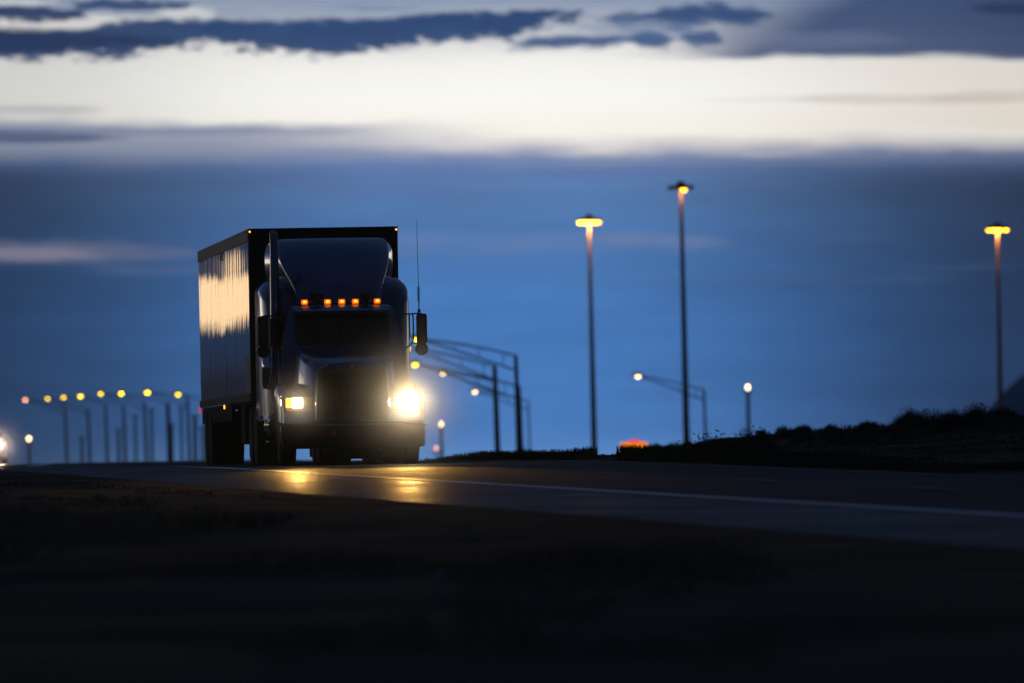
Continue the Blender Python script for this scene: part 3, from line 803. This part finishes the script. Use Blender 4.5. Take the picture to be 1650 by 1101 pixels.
def cobra(xp, yt, xl, yl, d, label, glow='yellow', m='rust', truss=True, group='curved arm street lamps beside the highway', th=.17):
    top = px(xp, yt, d); lamp = px(xl, yl, d)
    base = Vector((top.x+.018*(top.z+6)*1.0, d, -6.4))
    r = empty('street_lamp', base); tag(r, label, 'street lamp', group)
    t = top-base; q = lamp-base
    MB().tube([(0,0,0), t*.5, t], [th*1.25, th, th*.75], 10).build('pole', m, r)
    mb = MB(); n = 8
    up = []; dn = []
    for k in range(n+1):
        u = k/n; p = t.lerp(q, u); p = p + Vector((0,0, .12*math.sin(u*PI)))
        up.append(p)
        dn.append(t.lerp(q, u)+Vector((0,0,-(1-u)**1.15*.95)))
    mb.tube(up, .065, 6)
    if truss:
        mb.tube(dn, .065, 6)
        for k in range(1, n-1, 2): mb.tube([up[k], dn[k]], .03, 5)
    mb.build('arm', 'steel', r)
    hd = MB().lathe([(.001,-.5),(.10,-.46),(.19,-.2),(.20,.1),(.14,.32),(.001,.38)], 12, 'x', q+Vector((0,0,.10))).build('lamp_head', 'steel', r)
    if glow:
        MB().lathe([(.001,.02),(.24,.0),(.23,-.10),(.13,-.2),(.001,-.22)], 14, 'z', q+Vector((0,0,.02))).build('lamp_lens', glow, hd)
    return r
cobra(831, 573, 673, 546, 592, 'rusty lamp column with double arm, tallest of the group right of the truck', 'yellow', th=.17)
cobra(797, 590, 655, 561, 640, 'rusty lamp column whose double arm ends behind the mirror of the truck', 'yellow', th=.22)
cobra(834, 622, 669, 587, 660, 'lamp column with double arm whose yellow lamp hangs above the right headlight', 'yellow', th=.30)
cobra(799, 616, 714, 601, 760, 'lamp column with pale yellow lamp in the middle of the lamps right of the truck', 'cream', th=.14)
cobra(851, 646, 765, 631, 930, 'faint lamp column with pale lamp, lowest arm right of the truck', 'cream', th=.10)
cobra(1134, 628, 1028, 606, 830, 'lone lamp column with white lamp, arm crossing behind the tallest mast', 'cream', m='steel', th=.15)
left = [(105,656,41,644,'pink','pinkish lamp on the leftmost street lamp of the distant row'),
        (142,658,77,642,'yellow','second street lamp from the left of the distant row, dim yellow lamp'),
        (170,652,102.5,640,'yellow','third street lamp from the left of the distant row'),
        (199,654,130,638,'yellowhot','fourth street lamp from the left of the distant row, bright yellow lamp'),
        (233,648,162.5,634,'yellow','fifth street lamp from the left of the distant row, dim yellow lamp'),
        (270.5,650,195.5,633.5,'yellowhot','sixth street lamp from the left of the distant row, darkest column'),
        (302,640,237.5,632,'yellowhot','seventh street lamp from the left of the distant row'),
        (330,646,287,635,'yellow','street lamp of the distant row nearest to the trailer')]
for i, (a, b_, c, d_, gl, lb) in enumerate(left):
    cobra(a, b_, c, d_, 1330-45*i, lb, gl, m='rust' if i % 2 else 'steel', truss=i in (0, 1, 4, 6), group='street lamps in the distant row left of the truck', th=.21+.10*(i == 5))
# bare poles and posts
def post(xp, yt, d, label, lamp=None, th=.25, cap=True):
    top = px(xp, yt, d); base = Vector((top.x, d, -6.4)); t = top-base
    r = empty('lamp_post', base); tag(r, label, 'lamp post', 'distant upright posts')
    MB().tube([(0,0,0), t], [th, th*.75], 10).build('pole', 'rust' if th > .29 else 'steel', r)
    MB().box(t.x-.45, t.x+.45, -.2, .2, t.z-.02, t.z+.16).build('crossarm', 'steel', r)
    if lamp:
        MB().lathe([(.001,-.24),(.13,-.2),(.2,0),(.13,.2),(.001,.26)], 14, 'z', t+Vector((0,0,.45))).build('lamp_globe', lamp, r)
post(132, 706, 1250, 'short dark post in the distant row, left of all the other short posts', th=.24)
post(191, 694, 1230, 'short dark post between the third and fourth distant street lamps', th=.24)
post(218, 672, 1210, 'slim post between the fourth and fifth distant street lamps', th=.2)
post(244, 661, 1180, 'dark post between the fifth and sixth distant street lamps', th=.22)
post(277, 686, 1150, 'short post touching the darkest distant street lamp column', th=.2)
post(292, 658, 1120, 'tall faint post left of the seventh distant street lamp column', th=.2)
post(314, 671, 1100, 'reddish post just left of the trailer', th=.3)
post(325, 690, 1080, 'short faint post half hidden by the rear of the trailer', th=.2)
post(47, 714, 1000, 'low lamp post with a white globe by the left edge', 'cream', th=.2)
post(711, 690, 1100, 'faint lamp post with a pale globe just right of the truck', 'cream', th=.26)
post(1205, 632, 900, 'green grey lamp post with a white globe rising over the embankment', 'cream', th=.24)
post(1197, 694, 1300, 'very faint stub of a post left of the white globe lamp post', th=.2)
# small obstruction lamp near the truck
post(703, 730, 900, 'tiny pink marker lamp above the grass right of the truck', 'pinkdim', th=.1)

# ------------------------------------------------------------------ orange roadside sign
sp = px(1022, 719, 420)
sg = empty('roadside_sign', (sp.x, 420, -3.2)); tag(sg, 'glowing orange sign board with a red top behind the shrubs', 'sign')
zc = sp.z+3.25
MB().box(-.62, .62, -.08, .08, zc-.19, zc+.13).build('sign_face', 'sign', sg, bevel=.05)
MB().box(-.02, .02, -.10, -.082, zc-.15, zc+.1).build('divider', 'frame', sg)
ar = MB(); rr = []
for yy in (-.07, .07): rr.append([(math.cos(a)*.30, yy, zc+.132+math.sin(a)*.12) for a in np.linspace(0, PI, 12)])
ar.ring_faces(rr); ar.build('sign_crest', 'signred', sg)
MB().box(-.55, -.47, -.05, .05, 0, zc-.2).box(.47, .55, -.05, .05, 0, zc-.2).build('sign_posts', 'frame', sg)

# ------------------------------------------------------------------ approaching car at the left edge
cp_ = px(-2, 713, 300)
car = empty('approaching_car', (cp_.x-.62, 300, float(ground_z(cp_.x, 300))-.0), (0,0,.05)); tag(car, 'dark car with dazzling headlights coming out of the left edge', 'car')
body = MB().ring_faces([[(s*.86, y, z0), (s*.90, y, zm), (s*.84, y, z1)] [::1] for s, y, z0, zm, z1 in ()] ) if False else MB()
rings = []
for y, hw, z0, z1 in ((0,.72,.25,.62), (.12,.84,.2,.72), (1.0,.88,.2,.86), (1.3,.89,.2,.92), (3.4,.89,.2,.96), (4.3,.82,.25,.9), (4.45,.7,.35,.8)):
    rings.append(xz_ring(y, hw, hw-.04, z0, z1, .1))
body.ring_faces(rings).build('body', 'carpaint', car)
MB().ring_faces([xz_ring(1.25, .78, .74, .86, .93, .03), xz_ring(1.9, .78, .60, .86, 1.38, .08), xz_ring(3.0, .78, .60, .86, 1.40, .08), xz_ring(3.8, .78, .70, .86, .98, .04)]).build('cabin', 'glass', car)
for x in (-.62, .62): MB().lathe([(.001,-.05),(.10,-.02),(.12,.02),(.001,.04)], 14, 'y', (x, .03, .62)).build('headlight', 'head', car)
for x in (-.78, .78):
    for y in (.85, 3.5): MB().lathe([(.001,-.1),(.26,-.1),(.31,-.06),(.31,.06),(.26,.1),(.001,.1)], 20, 'x', (x, y, .31)).build('wheel', 'rubber', car)
lc = bpy.data.lights.new('car_beam', 'SPOT'); lc.energy = 3000; lc.spot_size = R(20); lc.spot_blend = 1; lc.color = (1,.72,.45); lc.shadow_soft_size = .08
oc = bpy.data.objects.new('car_beam', lc); COL.objects.link(oc); oc.parent = car; oc.location = (.62, -.06, .62)
lq = bpy.data.lights.new('car_bloom_fill', 'POINT'); lq.energy = 45; lq.color = (1,.70,.60); lq.shadow_soft_size = .05  # added point light to make the car's bloom mist glow
oq = bpy.data.objects.new('car_bloom_fill', lq); COL.objects.link(oq); oq.parent = car; oq.location = (.62, -.2, .62)
bloom_mist(0, 1.5, .9, Matrix.Translation((cp_.x, 299.8, float(ground_z(cp_.x, 300))+.62)))  # added mist ball, stands in for bloom around the car lamp
oc.rotation_euler = Vector((.02, -1, 0)).to_track_quat('-Z', 'Y').to_euler()

# ------------------------------------------------------------------ shrubs
def leafcloud(cx, cz, rx, rz, n, size, r_):
    V_ = []; F_ = []
    # clumps
    nc = 16
    cs = r_.normal(0, 1, (nc, 3)); cs /= np.linalg.norm(cs, axis=1)[:, None]; cs *= r_.uniform(.35, .95, (nc, 1))
    cs[:, 2] = np.abs(cs[:, 2])
    k = r_.integers(0, nc, n)
    p = cs[k]+r_.normal(0, .20, (n, 3))
    p = p*np.array([rx, rx, rz])+np.array([cx, 0, cz]); p[:, 2] = np.maximum(p[:, 2], .02)
    for q in p:
        a = r_.normal(0, 1, 3); a /= np.linalg.norm(a); b_ = np.cross(a, r_.normal(0, 1, 3)); b_ /= np.linalg.norm(b_)+1e-9
        L = size*r_.uniform(.6, 1.5); w = L*.35; i = len(V_)
        V_ += [q-a*L, q+b_*w, q+a*L, q-b_*w]; F_.append((i, i+1, i+2, i+3))
    return V_, F_
protos = []
for kind in range(4):
    r_ = np.random.default_rng(30+kind)
    root = empty('shrub', (0, 0, 0))
    sz = [(.5, .42), (.42, .55), (.65, .38), (.5, .5)][kind]
    V_, F_ = leafcloud(0, .10, sz[0], sz[1], 6500, .021, r_)
    fo = big_mesh('foliage', V_, F_, 'leaf' if kind % 2 else 'leaf2'); fo.parent = root
    st = MB()
    for k in range(9):
        a = r_.uniform(0, 6.28); h = sz[1]*r_.uniform(.6, 1.08); q = sz[0]*r_.uniform(.2, .8)
        st.tube([(0, 0, -.05), (math.cos(a)*q*.4, math.sin(a)*q*.4, h*.5), (math.cos(a)*q, math.sin(a)*q, h)], [.02, .012, .003], 5)
    st.build('stem', 'bark', root)
    protos.append(root)
def place_shrub(x, y, s, kind, label, group, used=set()):
    src = protos[kind]
    o = src if kind not in used else copy_tree(src)
    used.add(kind)
    o.location = (x, y, float(ground_z(x, y))-.03); o.scale = (s, s, s*random.uniform(.9, 1.15)); o.rotation_euler = (0, 0, random.uniform(0, 6.28))
    tag(o, label, 'shrub', group)
def shrub_px(xp, ytop, d, kind, label, group):
    """a shrub whose crown reaches a given height above the verge"""
    p = px(xp, ytop, d); gz = float(ground_z(p.x, d)); h = p.z-gz
    s = max(.35, min(2.4, h/(.62 if kind in (1, 3) else .50)))
    place_shrub(p.x, d, s, kind, label, group)
G1 = 'shrubs along the embankment'
named = [(1465,658,205,1,'round dark shrub sticking up highest left on the embankment skyline'),
         (1498,661,206,3,'thin upright shrub just right of the round shrub on the skyline'),
         (1535,662,200,0,'wide shrub in the middle of the embankment skyline'),
         (1577,647,196,3,'spiky shrub left of the foot of the rightmost high mast'),
         (1618,655,203,0,'shrub at the foot of the rightmost high mast'),
         (1340,687,205,3,'shrub with a raised tip halfway up the embankment skyline'),
         (1400,685,202,2,'low wide shrub between the halfway tip and the round shrub'),
         (1296,698,198,2,'low shrub where the embankment skyline starts to climb'),
         (1107,710,164,1,'shrub at the foot of the tallest high mast'),
         (1050,717,163,2,'low dark shrub right of the orange sign'),
         (1020,729,162,2,'low dark shrub directly below the orange sign'),
         (847,724,160,3,'small shrub standing alone in the grass between mast and truck')]
for xp, yt, d, k, lb in named: shrub_px(xp, yt, d, k, lb, G1)
for i in range(56):
    xp = random.uniform(1130, 1720); d = random.uniform(178, 212)
    yline = float(np.interp(xp, [990, 1100, 1200, 1300, 1400, 1460, 1560, 1700], [724, 718, 710, 699, 687, 674, 664, 658]))
    shape = ['low dense dark shrub', 'rounded olive shrub', 'wide ragged dark shrub', 'upright olive shrub'][i % 4]
    where = ('between the tallest mast and the globe lamp post' if xp < 1205 else 'just right of the globe lamp post' if xp < 1330 else
             'in the middle stretch of the embankment' if xp < 1450 else 'on the high ground left of the rightmost mast' if xp < 1610 else 'right of the rightmost mast')
    shrub_px(xp, yline+random.uniform(-4, 9), d, i % 4, shape+' '+where, 'sagebrush crowding the embankment')
for i in range(20):
    xp = random.uniform(1045, 1190); d = random.uniform(156, 168)
    shrub_px(xp, (724 if xp < 1120 else 721)+random.uniform(0, 7), d, (i+1) % 4, ['small dark shrub', 'small olive shrub', 'small spreading shrub', 'small upright shrub'][(i+1) % 4]+(' between the orange sign and the tallest mast' if xp < 1107 else ' just right of the foot of the tallest mast'), 'low shrubs around the orange sign')

# ------------------------------------------------------------------ grass (stuff)
def grass(name, x, y, h, m, lean=.35, wd=.006, nblade=5):
    n = len(x)*nblade
    X = np.repeat(x, nblade)+rng.normal(0, .05, n); Y = np.repeat(y, nblade)+rng.normal(0, .05, n); H = np.repeat(h, nblade)*rng.uniform(.5, 1.25, n)
    Z = ground_z(X, Y)-.01
    a = rng.uniform(0, 2*PI, n); ln = H*rng.uniform(.1, lean, n)
    dx_, dy_ = np.cos(a)*ln, np.sin(a)*ln
    w = wd*rng.uniform(.6, 1.4, n)
    p0 = np.stack([X-w, Y, Z], 1); p1 = np.stack([X+w, Y, Z], 1)
    p2 = np.stack([X+dx_*.4+w*.7, Y+dy_*.4, Z+H*.6], 1); p3 = np.stack([X+dx_*.4-w*.7, Y+dy_*.4, Z+H*.6], 1)
    p4 = np.stack([X+dx_+w*.15, Y+dy_, Z+H], 1); p5 = np.stack([X+dx_-w*.15, Y+dy_, Z+H], 1)
    V_ = np.stack([p0, p1, p2, p3, p4, p5], 1).reshape(-1, 3); i = np.arange(n)*6
    F_ = np.concatenate([np.stack([i, i+1, i+2, i+3], 1), np.stack([i+3, i+2, i+4, i+5], 1)])
    tag(big_mesh(name, V_, F_, m), kind='stuff')
    return n
def scatter(n, y0, y1, o0, o1, dens=None):
    y = rng.uniform(y0, y1, n); o = rng.uniform(o0, o1, n); x = line_x(y)+o
    return x, y
# far verge
x, y = scatter(9000, 125, 182, 6.7, 9.0); nz = .5+.5*np.sin(x*1.7+y*.6)
k = (rng.uniform(0, 1, len(x)) < .25+.75*nz) & ~((np.abs((x/y*15000+825)-975) < 22) & (y > 150))
grass('verge_grass', x[k], y[k], (.05+.12*nz*sm(y, 130, 160))[k], 'grassd', wd=.007)
# embankment grass
x, y = scatter(26000, 100, 205, 8.0, 30.0)
grass('embankment_grass', x, y, .03+.14*rng.uniform(0, 1, len(x))**2*sm(x-line_x(y), 11, 16)*1.0, 'grass', wd=.007)
# near verge dry grass tufts
x, y = scatter(9000, 30, 110, -30, -5.5)
nn = np.sin(x*.8+1.1*np.sin(y*.13))+np.sin(y*.31+x*.4)+.8*np.sin(x*1.9-y*.2)
k = (nn > .2) & (x/y*15000+825 > -200) & (x/y*15000+825 < 1250)
grass('dry_grass', x[k], y[k], (.05+.07*np.clip(nn, 0, 2))[k], 'straw', wd=.007, nblade=9)
x, y = scatter(2500, 100, 160, -12, -4.0); nn = np.sin(x*2+y*.4)
k = nn > .1
grass('shoulder_weeds', x[k], y[k], (.02+.03*np.clip(nn, 0, 1))[k], 'grass', wd=.005)

# stones on the near verge
def stone(xp, yp, s, label):
    d = 1.337/((yp+.018*(xp-825)-725)/15000+.0073)
    p = px(xp, yp, d); x_, y_ = p.x, d
    r_ = np.random.default_rng(int(xp)); mb = MB(); rings = []
    for i in range(7):
        ph = -PI/2+PI*(i+.5)/7; ring = []
        for k in range(12):
            a = 2*PI*k/12; q = 1+r_.uniform(-.18, .18)
            ring.append((x_+s*q*math.cos(ph)*math.cos(a), y_+s*.8*q*math.cos(ph)*math.sin(a), float(ground_z(x_, y_))+s*.35+s*.6*math.sin(ph)))
        rings.append(ring)
    o = mb.ring_faces(rings).build('stone', 'stone'); tag(o, label, 'stone', 'stones on the near verge')
stone(708, 940, .055, 'pale blurred stone lying in the dark foreground')
stone(578, 832, .03, 'small pale stone near the edge of the paved shoulder')

# ------------------------------------------------------------------ hills
def ridge(name, y0, pts, depth, m):
    V_ = []; F_ = []
    rr_ = np.random.default_rng(3)
    xs = np.linspace(pts[0][0], pts[-1][0], 160); hs = np.interp(xs, [p[0] for p in pts], [p[1] for p in pts])
    hs = hs*(1+.05*np.sin(xs*.004)+.03*np.sin(xs*.011+1)); n = len(xs)
    for f, q in ((-1, 0), (-.5, .6), (0, 1), (.5, .6), (1, 0)):
        for x_, h in zip(xs, hs): V_.append((x_, y0+f*depth, -7+(h+7)*q))
    for r0 in range(4):
        for j in range(n-1):
            a = r0*n+j; F_.append((a, a+1, a+n+1, a+n))
    tag(big_mesh(name, V_, F_, m, True), kind='structure')
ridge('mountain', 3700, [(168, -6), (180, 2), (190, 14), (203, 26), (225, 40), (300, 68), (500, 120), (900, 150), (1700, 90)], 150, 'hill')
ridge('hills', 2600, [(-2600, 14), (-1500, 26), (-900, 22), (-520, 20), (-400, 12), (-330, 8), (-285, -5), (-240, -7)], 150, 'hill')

# ------------------------------------------------------------------ haze
hz = MB().box(-4200, 4200, -200, 4200, -16, 220).build('haze', 'black', None, smooth=False)
hm_ = bpy.data.materials.new('evening_haze'); hm_.use_nodes = True
t_ = hm_.node_tree; t_.nodes.clear()
pv = t_.nodes.new('ShaderNodeVolumePrincipled'); om = t_.nodes.new('ShaderNodeOutputMaterial')
pv.inputs['Color'].default_value = (.45, .68, 1.0, 1); pv.inputs['Density'].default_value = .00008; pv.inputs['Anisotropy'].default_value = .8
t_.links.new(pv.outputs[0], om.inputs['Volume'])
hz.data.materials.clear(); hz.data.materials.append(hm_)
tag(hz, kind='stuff')
